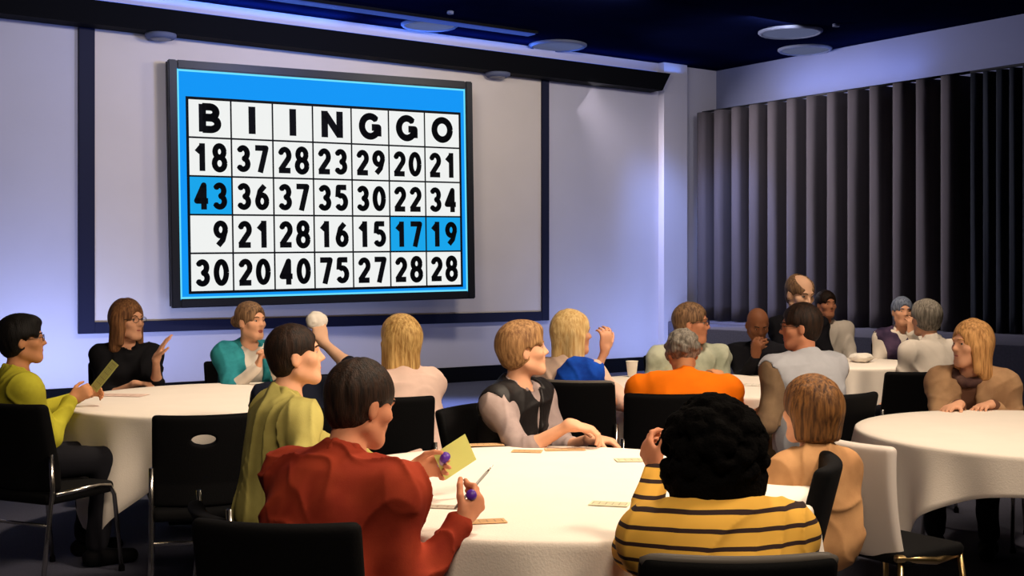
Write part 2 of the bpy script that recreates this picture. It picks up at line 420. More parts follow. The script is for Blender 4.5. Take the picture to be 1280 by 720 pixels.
        for i in range(4):
            p = T+hd_*.088*g*(1-.02*abs(i-1))+ts*(1.45-i)*.0205*g; dr = nrm(hd_+ts*(1.5-i)*(.10 if cu < .9 else .02)); Ls = V3(.44, .31, .25)*(.074, .083, .077, .060)[i]*g
            rr = (.0092, .0086, .0080, .0072)
            for j in range(3):
                dr = rotax(np.cross(dr, pn), cu*(.75, .95, .6)[j]*(1+.08*i)) @ dr
                B.cap(p, p+dr*Ls[j], rr[j]*g, rr[j+1]*g, k=.004 if j else .010); p = p+dr*Ls[j]
        p = T+hd_*.030*g+ts*.026*g; dr = nrm(ts*.75+hd_*.75+pn*(.2+.4*cu))
        for j, (ll, r1, r2) in enumerate(((.042, .0125, .0108), (.033, .0105, .009), (.024, .009, .008))):
            B.cap(p, p+dr*ll*g, r1*g, r2*g, k=.010 if j == 0 else .004); p = p+dr*ll*g
            dr = nrm(dr-ts*.35*cu+hd_*.15+pn*.12*cu)
        armsegs.append((S0, E, T, q)); GRIP[key].append((base, l2c, T+hd_*.085*g+pn*.03*g, hd_, pn, ts))
    # legs
    legs = []
    for q in (-1, 1):
        hip = P+V3(q*.088*wd, .02, -.02); kn = V3(q*.13*wd, .44*s, seat+.065*s); an = V3(q*.13, .40*s, .085); toe = an+V3(q*.015, .15, -.045)
        B.cap(hip, kn, .078*wd, .055*wd, k=.04); B.cap(kn, kn+(an-kn)*.35, .053*wd, .052*wd, k=.02); B.cap(kn+(an-kn)*.35, an, .052*wd, .036*s, k=.02)
        B.cap(an+V3(0, -.02, -.035), toe, .036, .030, k=.02); legs.append((hip, kn, an, toe))
    body = sdf_obj('body', B, res, SKIN[skin], root)
    # shirt
    Sh = Sdf(); torso(Sh, .014)
    for q in (-1, 1): Sh.cap(C+up*.06*s+RC[:, 0]*q*.085*wd-fw*.005, P+lo_up*.02+V3(q*.10*wd, 0, 0), .082*s*wide**.5, .090*s*wide**.5, k=.06)
    Sh.cap(N-up*.035*s, N+up*.022*s, .076*wd, .058*s, k=.03)
    for S0, E, T, q in armsegs:
        Sh.cap(S0-up*.008, E, .058*s, .049*s, k=.075)
        if sleeve > .5:
            Te = E+(T-E)*min((sleeve-.5)*2, .96); Sh.cap(E, Te, .050*s, .034*s if sleeve > .9 else .046*s, k=.03)
            ax_ = nrm(T-E); Sh.cap(Te-ax_*.018, Te, (.036 if sleeve > .9 else .047)*s, k=.006)
    Sh.box(N+up*(.040*s+.15)+fw*.02, (.085*s, .12, .145), .005, RC @ rotax((1, 0, 0), -.35), k=.004, op=-1)
    Sh.ell(N+up*.055*s+fw*.050*s, V3(.052, .06, .070)*s, RC, k=.006, op=-1)
    so = sdf_obj('shirt', Sh, res, shirt, root, folds(seed, disp*(2.2 if not over else 1.0), 26, st=(1, 1, .9)))
    if collar:
        Cr = Sdf()
        for q in (-1, 1):
            pts = [N+up*.030*s-fw*.062*s, N+up*.028*s-fw*.030*s+RC[:, 0]*q*.058*s, N+up*.016*s+fw*.02*s+RC[:, 0]*q*.060*s, N-up*.012*s+fw*.066*s+RC[:, 0]*q*.024*s]
            for p0, p1 in zip(pts, pts[1:]): Cr.cap(p0+up*.020*s, p1+up*.020*s, .009*s, k=.010); Cr.cap(p0+up*.006*s, p1+up*.006*s, .011*s, k=.010); Cr.cap(p0-up*.012*s, p1-up*.012*s, .016*s, k=.012)
        sdf_obj('collar', Cr, min(res, .006), shirt, so)
    if over:                                       # sleeveless vest, or an open cardigan with sleeves
        Vs = Sdf()
        torso(Vs, .030)
        for q in (-1, 1): Vs.cap(C+up*.06*s+RC[:, 0]*q*.085*wd-fw*.005, P+lo_up*.06+V3(q*.10*wd, 0, 0), .096*s*wide**.5, .100*s*wide**.5, k=.06)
        if over == 'cardigan':
            for S0, E, T, q in armsegs:
                Vs.cap(S0, E, .072*s, .062*s, k=.07); Vs.cap(E, E+(T-E)*(.8 if key != 'teal' else .12), .062*s, .048*s if key != 'teal' else .060*s, k=.03)
        else:
            for S0, E, T, q in armsegs: Vs.ell(S0+RC[:, 0]*q*.062-up*.045, V3(.058, .085, .100)*s, RC, k=.006, op=-1)
        Vs.cap(N-up*.03*s, N+up*.02*s, .088*wd, .075*s, k=.03)
        Vs.box(N+up*(.045*s+.15)+fw*.02, (.095*s, .13, .145), .005, RC @ rotax((1, 0, 0), -.4), k=.004, op=-1)
        Vs.ell(N+up*.04*s+fw*.085*s, V3(.05, .08, .10)*s, RC, k=.006, op=-1)
        Vs.box(C+fw*.15*s-up*.03*s, V3((.055 if key == 'teal' else .032) if over == 'cardigan' else .010, .09, .28)*s, .008, RC, k=.01, op=-1)
        sdf_obj('cardigan' if over == 'cardigan' else 'vest', Vs, res, overm, root, folds(seed+50, disp*1.5, 28))
    # trousers and shoes
    Tr = Sdf(); Tr.ell(P+V3(0, 0, -.005), (.178*wd, .135*s*wide, .115*s), RP, k=.05)
    for hip, kn, an, toe in legs:
        Tr.cap(hip, kn, .092*wd, .070*wd, k=.05); Tr.cap(kn, an+V3(0, 0, .03), .068*wd, .052*s, k=.03)
    Tr.clip(P+lo_up*.075*s, lo_up, k=.01)
    sdf_obj('trousers', Tr, max(res, .009), pants, root, folds(seed+9, .010, 22))
    for hip, kn, an, toe in legs:
        Sx = Sdf(); Sx.cap(an+V3(0, -.03, -.04), an+V3(0, .01, -.03), .043, k=.02); Sx.cap(an+V3(0, .0, -.04), toe+V3(0, .01, 0), .042, .036, k=.03)
        Sx.clip(V3(0, 0, .004), (0, 0, -1), k=.004); sdf_obj('shoe', Sx, .009, M_blackp, root)
    # face details
    if face:
        for q in (-1, 1):
            e = bmesh.new(); bmesh.ops.create_uvsphere(e, u_segments=16, v_segments=10, radius=.0120*h, matrix=Matrix.Translation(Vector(hp_(q*.030, .0715, .009))))
            me = bpy.data.meshes.new('eye'); e.to_mesh(me); e.free(); me.materials.append(M_eye); me.materials.append(M_iris)
            gz = hp_(q*.030, .0835, .009)
            for pgn in me.polygons:
                if (pgn.center-Vector(gz)).length < .0068*h: pgn.material_index = 1
            link('eye', me, None, root, True)
            bw = MB(); bw.tube([hp_(q*.014, .091, .028), hp_(q*.030, .090, .034), hp_(q*.047, .078, .029)], .0032*h, 6)
            bw.build('eyebrow', brow or hm(hc), root, True)
        lp = MB(); lp.tube([hp_(-.022, .081, -.058), hp_(-.01, .0885, -.056), hp_(0, .090, -.057), hp_(.01, .0885, -.056), hp_(.022, .081, -.058)], .0045*h, 8)
        if smile: lp.tube([hp_(-.022, .081, -.058), hp_(-.01, .087, -.066), hp_(0, .089, -.068), hp_(.01, .087, -.066), hp_(.022, .081, -.058)], .0045*h, 8)
        lp.build('lips', M_lip, root, True)
    if glasses:
        gm = MB()
        for q in (-1, 1):
            gm.tube([hp_(q*.033+.022*math.cos(t*math.pi/8), .1015-.004*abs(math.cos(t*math.pi/8)+q)*.6, .008+.016*math.sin(t*math.pi/8)) for t in range(16)], .0018*h, 6, closed=True)
            gm.tube([hp_(q*.055, .097, .013), hp_(q*.074, .06, .012), hp_(q*.082, .0, .008)], .0018*h, 6)
        gm.tube([hp_(-.011, .101, .011), hp_(.011, .101, .011)], .0018*h, 6)
        gm.build('glasses', M_glass, root, True)
    # hair
    if hair:
        K = Sdf(); hr = hm(hc) if hair != 'afro' else mat('hair_coil', (9, 8, 8), .95, bump=.5, bscale=140, spec=.04); dp = waves(seed+3, .004, 60, st=(1, 1, .35)); hres = min(res, .006)
        def cutface(yy=.112, zz=-.052, rx=.062, ry=.075, rz=.105):
            K.ell(hp_(0, yy, zz), V3(rx, ry, rz)*h, RH, k=.012, op=-1)
        def cutears(n=1):
            for q in (-1, 1): K.ell(hp_(q*.088, .008, -.022), V3(.020, .027, .042)*h, RH, k=.006, op=-1)
        if hair in ('short', 'thick', 'balding', 'crew'):
            g = {'short': .011, 'thick': .020, 'balding': .007, 'crew': .008}[hair]
            K.ell(hp_(0, -.016, .034), V3(.078+g, .098+g, .090+g)*h, RH, k=.02)
            K.ell(hp_(0, -.040, -.030), V3(.060+g*.5, .058+g*.5, .062)*h, RH, k=.03)
            if hair == 'thick': K.ell(hp_(.01, .040, .092), V3(.060, .05, .030)*h, RH, k=.03)
            cutface(.128, -.022, .072, .074, .112); cutears()
            for q in (-1, 1): K.ell(hp_(q*.085, .064, -.032), V3(.053, .053, .062)*h, RH, k=.01, op=-1)
            K.clip(hp_(0, -.05, -.080), RH @ V3(0, .45, -1), k=.01)
            if hair == 'balding': K.ell(hp_(0, .045, .125), V3(.064, .105, .080)*h, RH, k=.02, op=-1)
        elif hair in ('long', 'bob', 'shoulder'):
            bot = {'long': -.30, 'bob': -.105, 'shoulder': -.19}[hair]
            K.ell(hp_(0, -.018, .036), V3(.092, .110, .102)*h, RH, k=.02)
            for q in (-1, 1):
                K.cap(hp_(q*.066, -.025, .0), hp_(q*(.075 if hair != 'bob' else .066), -.035, bot+.03), .036*h, .034*h, k=.04)
                if hair != 'bob': K.cap(hp_(q*.070, .02, -.02), hp_(q*.078, .018, bot+.06), .022*h, .020*h, k=.03)
            K.cap(hp_(0, -.065, 0), hp_(0, -.075 if hair != 'bob' else -.055, bot+.03), .055*h, .048*h if hair != 'bob' else .06*h, k=.05)
            cutface(.128, -.026, .062, .080, .108)
            K.clip(hp_(0, 0, bot), RH @ V3(0, 0, -1), k=.02)
            dp = waves(seed+3, .006, 55, st=(1.2, 1.2, .12))
        elif hair == 'bun':
            K.ell(hp_(0, -.016, .034), V3(.088, .108, .100)*h, RH, k=.02); cutface(.124, -.018, .072, .074, .110); cutears()
            for q in (-1, 1): K.ell(hp_(q*.085, .062, -.045), V3(.05, .05, .055)*h, RH, k=.01, op=-1)
            K.clip(hp_(0, 0, -.060), RH @ V3(0, .3, -1), k=.01); K.ell(hp_(0, -.135, .0), V3(.042, .036, .042)*h, RH, k=.012)
        elif hair == 'afro':
            rg = random.Random(5)
            K.ell(hp_(0, -.03, .005), V3(.112, .118, .112)*h, RH, k=.03); K.ell(hp_(0, -.050, -.095), V3(.128, .095, .085)*h, RH, k=.05)
            for i in range(420):
                th = rg.uniform(0, 6.283); ph = rg.uniform(-1.25, 1.5)
                v = V3(math.cos(th)*math.cos(ph), math.sin(th)*math.cos(ph), math.sin(ph))
                if v[1] > .45 and v[2] < .45: continue
                zz = v[2]*(.118 if v[2] > 0 else .165); K.ell(hp_(v[0]*(.120+.03*max(-v[2], 0)*1.2), v[1]*.118-.035, zz), V3(1, 1, 1)*rg.uniform(.010, .019)*h, None, k=.008)
            cutface(.125, -.04, .06, .075, .10); dp = waves(seed+3, .006, 160)
        elif hair == 'curlyshort':
            rg = random.Random(6); K.ell(hp_(0, -.018, .036), V3(.088, .108, .100)*h, RH, k=.02)
            for i in range(120):
                th = rg.uniform(0, 6.283); ph = rg.uniform(-.5, 1.5)
                v = V3(math.cos(th)*math.cos(ph), math.sin(th)*math.cos(ph), math.sin(ph))
                K.ell(hp_(v[0]*.088, v[1]*.106-.018, v[2]*.100+.03), V3(1, 1, 1)*rg.uniform(.013, .020)*h, None, k=.010)
            cutface(.118, -.06, .070, .078, .112); dp = waves(seed+3, .005, 100)
        sdf_obj('hair', K, hres, hr, root, dp)
    return dict(root=root, base=base, A=A, s=s, N=N, up=up, fw=fw, RC=RC, C=C, l2c=l2c, Hc=Hc, hp=hp_, RH=RH, h=h)
# ------------------------------------------------------------------ room shell
struct('floor', MB().span(LX, WX, BY, WY, -.1, 0), M_carpet)
struct('ceiling', MB().span(LX, WX, BY, WY, H, H+.1), M_ceil)
struct('wall_front', MB().span(LX-.1, WX+.1, WY, WY+.1, -.1, H+.1), M_wall)
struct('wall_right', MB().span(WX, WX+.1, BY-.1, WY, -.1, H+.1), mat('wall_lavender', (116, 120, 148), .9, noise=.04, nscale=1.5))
struct('wall_left', MB().span(LX-.1, LX, BY-.1, WY, -.1, H+.1), M_wall)
struct('wall_back', MB().span(LX, WX, BY-.1, BY, -.1, H+.1), mat('wall_dark', (50, 48, 54), .9))
xp0, _ = onwall(830, WY-.12); xp1, _ = onwall(859, WY-.12)
struct('trim_1', MB().span(xp0, xp1, WY-.12, WY, 0, H), M_wall)                 # shallow pilaster by the corner
struct('baseboard_front', MB().span(LX, xp0, WY-.035, WY, 0, .20, .006), M_blackp)
xv, _ = onwall(832, WY-.27)
v = MB()                                                                         # black valance box with a slanted end
Vv = [(LX, WY-.27, 4.10), (xv-.06, WY-.27, 4.10), (xv+.10, WY-.27, 4.36), (LX, WY-.27, 4.36)]
vs = [v.bm.verts.new(p) for p in Vv]+[v.bm.verts.new((p[0], WY-.002, p[2])) for p in Vv]
for f in ((0, 1, 2, 3), (7, 6, 5, 4), (0, 4, 5, 1), (1, 5, 6, 2), (2, 6, 7, 3), (3, 7, 4, 0)): v.bm.faces.new([vs[i] for i in f])
struct('trim_2', v, M_blackp)
led = mat('led_blue', (70, 105, 225), .5, emit=1.6)
t = empty('cove_light', (0, 0, 0), 0, 'blue strip light lying along the top of the black beam on the screen wall', 'light')
MB().span(LX+.1, xv, WY-.11, WY-.02, 4.361, 4.385).build('housing', M_blackp, t)
MB().span(LX+.12, xv-.02, WY-.10, WY-.03, 4.385, 4.40).build('diffuser', led, t)
xs1, _ = onwall(662, 12.75); t = empty('ceiling_strip_light', (0, 0, 0), 0, 'blue strip recessed in the dark ceiling parallel to the screen wall', 'light')
MB().span(LX+.2, xs1, 12.56, 12.80, H-.03, H-.001).build('housing', M_blackp, t)
MB().span(LX+.22, xs1-.02, 12.60, 12.76, H-.042, H-.03).build('diffuser', mat('led_dim', (62, 88, 190), .5, emit=.55), t)

# projection screen: surface with a dark border
xa, _ = onwall(97); xb, _ = onwall(117); xc_, _ = onwall(675); xd, _ = onwall(684)
ps = empty('projection_screen', (0, 0, 0), 0, 'wide beige projection screen with dark navy border fixed to the front wall', 'projection screen')
MB().span(xb-.02, xc_+.02, WY-.022, WY-.002, .88, 4.12).build('screen_surface', M_screen, ps)
fr = MB(); fr.span(xa, xb, WY-.05, WY-.002, .78, 4.098, .004); fr.span(xc_, xd, WY-.05, WY-.002, .78, 4.098, .004); fr.span(xb, xc_, WY-.05, WY-.002, .78, .905, .004)
fr.build('border', M_navy, ps)

# the big display, swivelled a little off the wall
A0, A1 = at(211.5, HOR, 13.6), at(591, HOR, 15.65)
c0, c1 = c2w(A0[0], A0[1]), c2w(A1[0], A1[1]); TW = (c1-c0).length; TH = 2.775
tv = empty('display_panel', (c0+c1)/2+Vector((0, 0, 2.465)), 0, 'huge black framed flat display showing a bingo card, mounted before the projection screen', 'television')
tv.rotation_euler = (0, -math.radians(.95), math.atan2((c1-c0).y, (c1-c0).x))
BZ = .10
def face_mat(n, c, e=1.0): return mat(n, c, .4, emit=e)
b = MB()
b.span(-TW/2, TW/2, .0, .09, -TH/2, TH/2, .02); b.build('casing', M_bezel, tv)
b = MB()
b.span(-TW/2, -TW/2+BZ, -.035, .01, -TH/2, TH/2, .012); b.span(TW/2-BZ, TW/2, -.035, .01, -TH/2, TH/2, .012)
b.span(-TW/2+BZ, TW/2-BZ, -.035, .01, TH/2-BZ, TH/2, .012); b.span(-TW/2+BZ, TW/2-BZ, -.035, .01, -TH/2, -TH/2+BZ, .012)
b.build('bezel', M_bezel, tv)
b = MB(); b.span(-.35, .35, .09, .16, -.35, .35, .01)
b.box((-.15, .185, 0), (.08, .07, .5)); b.box((.2, .20, 0), (.08, .10, .5)); b.build('wall_bracket', M_dark, tv)
sw, sh = TW-2*BZ, TH-2*BZ
disp_ = MB(); disp_.span(-sw/2-.01, sw/2+.01, -.008, .002, -sh/2-.01, sh/2+.01)
scr = disp_.build('screen', face_mat('screen_blue', (8, 150, 246)), tv)
b = MB(); e_ = .022
for x0, x1, z0, z1 in ((-sw/2, -sw/2+e_, -sh/2, sh/2), (sw/2-e_, sw/2, -sh/2, sh/2), (-sw/2+e_, sw/2-e_, sh/2-e_, sh/2), (-sw/2+e_, sw/2-e_, -sh/2, -sh/2+e_)):
    b.span(x0, x1, -.010, -.009, z0, z1)
b.build('glowing_edge', face_mat('screen_cyan', (110, 225, 255)), scr)
gx0, gx1 = -TW/2+.056*TW, -TW/2+.951*TW; gz0, gz1 = TH/2-.152*TH, TH/2-.937*TH
cw, chh = (gx1-gx0)/7, (gz0-gz1)/5
MB().span(gx0-.022, gx1+.022, -.0105, -.009, gz1-.022, gz0+.022).build('grid_lines', face_mat('screen_black', (12, 14, 18), .6), scr)
hi = {(2, 0), (3, 5), (3, 6)}
wb = MB()
for r in range(5):
    for c in range(7):
        cb = MB() if (r, c) in hi else wb
        cb.span(gx0+c*cw+.010, gx0+(c+1)*cw-.010, -.012, -.0105, gz0-(r+1)*chh+.010, gz0-r*chh-.010)
        if (r, c) in hi: cb.build('blue_cell', face_mat('screen_cellblue', (20, 165, 235), 1.0), scr)
wb.build('white_cells', face_mat('screen_white', (240, 242, 240), 1.0), scr)
inkm = mat('screen_ink', (10, 10, 14), .8, emit=.3)
def arc(cx, cz, rx, rz, a0, a1, n=14):
    return [(cx+rx*math.cos(math.radians(a0+(a1-a0)*i/n)), cz+rz*math.sin(math.radians(a0+(a1-a0)*i/n))) for i in range(n+1)]
GL = {   # strokes in a unit box: x 0..1, z 0..1, centre lines inset by half a stroke
 '0': [arc(.5, .5, .40, .41, 0, 360, 28)],
 '1': [[(.60, -.03), (.60, 1.03)], [(.56, .90), (.18, .68)]],
 '2': [arc(.5, .68, .36, .23, 165, -35)+[(.13, .09)], [(-.02, .08), (.98, .08)]],
 '3': [arc(.46, .70, .34, .21, 155, -90), arc(.46, .29, .38, .21, 90, -155)],
 '4': [[(.68, -.03), (.68, .90), (.12, .30), (1.02, .30)]],
 '5': [[(.94, .93), (.22, .93), (.16, .53)], arc(.47, .34, .40, .26, 125, -150)],
 '6': [[(.72, .93), (.34, .72), (.14, .36)], arc(.5, .32, .37, .24, 0, 360, 26)],
 '7': [[(-.02, .93), (.88, .93), (.38, -.03)]],
 '8': [arc(.5, .73, .35, .22, 0, 360, 24), arc(.5, .28, .41, .24, 0, 360, 24)],
 '9': [[(.28, .07), (.66, .28), (.86, .64)], arc(.5, .68, .37, .24, 0, 360, 26)],
 'B': [[(.14, -.03), (.14, 1.03)], [(.14, .93), (.50, .93)]+arc(.52, .73, .30, .20, 90, -90)+[(.14, .53)], [(.14, .51), (.52, .51)]+arc(.54, .29, .36, .22, 90, -90)+[(.14, .07)]],
 'I': [[(.5, -.03), (.5, 1.03)]],
 'N': [[(.10, -.03), (.10, 1.03)], [(.15, .90), (.85, .10)], [(.90, -.03), (.90, 1.03)]],
 'G': [arc(.5, .5, .40, .41, 42, 360, 26)[:-1]+[(.90, .46), (.58, .46)], [(.90, .46), (.90, .10)]],
 'O': [arc(.5, .5, .41, .41, 0, 360, 28)]}
def glyph(txt, cx, cz, w_, h_, name, t=.044):
    V_, F_ = [], []; n = len(txt); gw = w_/n; gl = gw*(.90 if n > 1 else 1)
    def quad(ps):
        k = len(V_); V_.extend([(p[0], -.0135, p[1]) for p in ps]); F_.append(list(range(k, k+len(ps))))
    for gi, ch in enumerate(txt):
        x0 = cx-w_/2+gw*gi+(gw-gl)/2; z0 = cz-h_/2; t = .042 if name == 'letter' else .033
        for st in GL[ch]:
            pts = [(x0+t*.8+(gl-1.6*t)*p[0], z0+t*.4+(h_-t*.8)*p[1]) for p in st]
            for (xa_, za_), (xb_, zb_) in zip(pts, pts[1:]):
                dx, dz_ = xb_-xa_, zb_-za_; L_ = math.hypot(dx, dz_) or 1; nx, nz = -dz_/L_*t, dx/L_*t
                quad([(xa_+nx, za_+nz), (xa_-nx, za_-nz), (xb_-nx, zb_-nz), (xb_+nx, zb_+nz)])
            for (xa_, za_) in pts[1:-1]: quad([(xa_+t*math.cos(q*math.pi/6), za_+t*math.sin(q*math.pi/6)) for q in range(12)])
    return link(name, me_from(name, V_, F_), inkm, scr)
rows = ['BIINGGO', ['18', '37', '28', '23', '29', '20', '21'], ['43', '36', '37', '35', '30', '22', '34'],
        ['9', '21', '28', '16', '15', '17', '19'], ['30', '20', '40', '75', '27', '28', '28']]
for r in range(5):
    for c in range(7):
        tx = rows[r][c]; cx = gx0+(c+.5)*cw; cz = gz0-(r+.5)*chh
        if r == 0: glyph(tx, cx, cz+.005, cw*({'I': .17, 'B': .60, 'N': .62}.get(tx, .68)), chh*.76, 'letter')
        else:
            for k, chx in enumerate(tx):
                glyph(chx, cx+cw*(.215 if len(tx) == 1 or k else -.215), cz-.003, cw*.395, chh*.74, 'digit')

# ceiling discs and small fittings
def disc(px, py, dia, lab, z=H, d=None, name='ceiling_light', rim=True):
    dd = d or (z-CAMZ)*F/(HOR-py); p = c2w((px-640)/F*dd, dd, z)
    o = empty(name, p, 0, lab, 'ceiling light')
    MB().lathe([(dia*.5, 0), (dia*.5, -.015), (dia*.47, -.035), (dia*.44, -.035), (dia*.44, -.001)]).build('rim', M_disc, o, True)
    MB().lathe([(dia*.43, -.002), (dia*.43, -.022), (dia*.30, -.030), (dia*.02, -.033)]).build('diffuser', mat('disc_glow', (104, 112, 150), .6, emit=.5) if dia > .5 else M_disc, o, True)
disc(537, 30, .72, 'round white ceiling disc beside the end of the blue ceiling strip')
disc(697, 56, .80, 'round dim ceiling disc next to the wall above the right screen border')
disc(988, 39, .82, 'large round white ceiling disc nearest the camera above the curtain')
disc(1006, 61, .74, 'round ceiling disc against the top of the curtain wall')
disc(563, 14, .08, 'tiny bright ceiling fitting between the two blue light lines')
disc(1045, 30, .09, 'tiny ceiling fitting right of the large round disc')
for px, lab in ((201, 'oval grey downlight under the black beam above the left of the display'), (622, 'faint oval downlight under the black beam right of the display')):
    x, d = onwall(px, WY-.15); o = empty('downlight', (x, WY-.15, 4.10), 0, lab, 'downlight')
    MB().lathe([(.17, -.001), (.17, -.03), (.14, -.055), (.02, -.06)]).build('housing', M_disc, o, True)
    MB().lathe([(.11, -.0585), (.10, -.064), (.02, -.066)]).build('lens', mat('lens_grey', (120, 118, 120), .4), o, True)

# stage and curtains
CX = 13.12; SZ = .72; SXF = 10.9
struct('trim_3', MB().span(11.1, 12.4, BY+.02, 11.6, 0, SZ, .01).span(12.4, WX-.01, BY+.02, 13.36, 0, SZ, .01), mat('stage_carpet', (88, 86, 100), .9, noise=.15, nscale=40))
y0, d0 = onright(871, CX-.12); y1, d1 = onright(1205, CX-.12); y2 = BY+.3
ztop = 1.45+(HOR-142)/F*d0
def curtain(name, ya, yb, pitch, depth, m, lab, z0=SZ+.01, z1=4.0, flat=.55, seed=1):
    rg = random.Random(seed); Vt, Fc = [], []; n = max(1, round(abs(ya-yb)/pitch)); prof = []
    for i in range(n):
        p0 = ya-(ya-yb)*i/n; L = (ya-yb)/n; j = rg.uniform(-.05, .05)
        for u, dd in ((0, 1), (.06, .55), (.11, .12), (.17, 0), (.30, -.03+j*.3), (.44, -.03-j*.3), (.56, 0), (.63, .12), (.69, .55), (.76, 1), (.88, 1.08)):
            prof.append((p0-L*(u+j*.3*(u > 0)), CX+dd*depth-depth*.5))
    zs = [z0+(z1-z0)*k/14 for k in range(15)]
    for k, z in enumerate(zs):
        for i, (y, x) in enumerate(prof):
            wv = math.sin(i*.9+z*1.3+seed)*.006+math.sin(i*.31+z*.7)*.008*(1-k/14)
            Vt.append((x+wv, y+wv*.7, z))
    nn = len(prof)
    for k in range(14):
        for i in range(nn-1): Fc.append((k*nn+i, k*nn+i+1, (k+1)*nn+i+1, (k+1)*nn+i))
    me = me_from(name, Vt, Fc)
    root = empty(name, (0, 0, 0), 0, lab, 'curtain')
    o = link('fabric', me, m, root, True); md = o.modifiers.new('thick', 'SOLIDIFY'); md.thickness = .012
    MB().tube([(CX+.02, ya+.02, z1+.03), (CX+.02, yb, z1+.03)], .018, 10).build('rail', M_dark, root, True)
    return root
ZC = ztop
curtain('stage_curtain', y0, y1, (y0-y1)/13, .34, M_curt, 'wide pleated grey curtain hanging behind the stage', z1=ZC)
curtain('stage_curtain', y1-.02, y1-5.5, .17, .12, M_curtb, 'black finely pleated curtain at the right end of the stage', z1=ZC, seed=4)
print('curtain', y0, y1, ztop)

# ------------------------------------------------------------------ tables
def table(cx, cy, r, ang, a, lab, clab, seed, fold=.035, mincut=None):
    p = c2w(cx, cy, 0); t = empty('round_table', p, 0, lab, 'table')
    MB().lathe([(r-.01, .705), (r, .712), (r, .728), (r-.01, .735)], seg=72).build('tabletop', M_wood, t)
    MB().lathe([(.05, .02), (.045, .10), (.038, .4), (.045, .66), (.16, .70)], seg=24).build('pedestal', M_dark, t, True)
    for k in range(4):
        th = math.radians(45+90*k); MB().cone((0, 0, .06), (.42*math.cos(th), .42*math.sin(th), .022), .028, .02, 10).build('foot', M_dark, t, True)
    rg = random.Random(seed); NA, Vt, Fc = 240, [], []
    ph = [rg.uniform(0, 6.28) for _ in range(4)]
    rads = [0.02, .2, .4, .6, .8, .95]
    drops = [0, .04, .10, .2, .32, .46, .60, .74, .88, 1.0]
    for i in range(NA):
        th = 2*math.pi*i/NA; tw = th-ang
        hang = min(a/max(abs(math.cos(tw)), abs(math.sin(tw))), a*1.30)-r
        fo = math.sin(th*13+ph[0]+1.2*math.sin(th*3+ph[1]))*.6+math.sin(th*21+ph[2])*.4
        for q in rads: Vt.append((q*r*math.cos(th), q*r*math.sin(th), .7375))
        for q in ((r+.004, .7375), (r+.011, .733), (r+.014, .724)): Vt.append((q[0]*math.cos(th), q[0]*math.sin(th), q[1]))
        for q in drops[1:]:
            rr = r+.014+.02*q+fold*fo*min(q*hang/.22, 1.6); Vt.append((rr*math.cos(th), rr*math.sin(th), .724-hang*q))
    n = len(rads)+3+len(drops)-1
    for i in range(NA):
        j = (i+1) % NA
        for k in range(n-1): Fc.append((i*n+k, i*n+k+1, j*n+k+1, j*n+k))
    Fc.append([i*n for i in range(NA)][::-1])
    me = me_from('tablecloth', Vt, Fc); o = link('tablecloth', me, M_cloth, None, True); o.location = p
    bm = bmesh.new(); bm.from_mesh(me); bmesh.ops.recalc_face_normals(bm, faces=bm.faces[:]); bm.to_mesh(me); bm.free()
    md = o.modifiers.new('thick', 'SOLIDIFY'); md.thickness = .003; md.offset = 1
    tag(o, clab, 'tablecloth', 'white tablecloths'); return t
def wang(dx, dy): v = c2w(dx, dy); return math.atan2(v.y, v.x)
table(.12, 4.10, .87, wang(.3, -1), 1.22, 'round table in the foreground between the red shirt man and the striped sweater woman', 'white cloth draped over the nearest round table', 1)
table(-1.54, 6.9, .95, wang(-.50, -.75)+math.radians(45), 1.17, 'round table at the left below the bingo display', 'white cloth with a long hanging corner on the left table', 2)
table(1.24, 7.7, .80, .5, 1.02, 'round table in the middle behind the person in orange', 'white cloth on the middle table behind the orange shirt', 3)
table(2.63, 9.55, .56, wang(0, -1), .84, 'small round table at the back before the stage', 'white cloth on the farthest table before the stage', 4)
table(2.42, 5.42, .85, wang(-.5, -.85), .99, 'round table cut by the right edge before the blonde woman', 'white cloth with short hem on the right table', 5)

# ------------------------------------------------------------------ chairs
def sheet(f, nu, nv, th):      # a curved sheet with thickness, from f(u, v)
    return None
BS = Sdf()
BS.box((0, 0, 0), (.193, .004, .183), .020, k=.01); BS.ell((0, 0, .095), (.052, .08, .024), k=.012, op=-1)
def bend(me):
    n = len(me.vertices); co = np.zeros(n*3); me.vertices.foreach_get('co', co); co = co.reshape(-1, 3)
    co[:, 1] += -.9*(co[:, 0]**2)*-1 - .5*np.maximum(co[:, 2], -.1)*.35
    me.vertices.foreach_set('co', co.ravel()); me.update(); return me
ME_BACK = bend(BS.mesh(.007, None, 1))
BP = Sdf(); BP.box((0, 0, 0), (.190, .004, .186), .022, k=.01); ME_BACKP = bend(BP.mesh(.008, None, 1))
SS = Sdf(); SS.box((0, 0, 0), (.19, .185, .004), .026, k=.01); ME_SEAT = SS.mesh(.008, None, 1)
for m_ in (ME_BACK, ME_BACKP, ME_SEAT): m_.polygons.foreach_set('use_smooth', [True]*len(m_.polygons))
CHM = {}
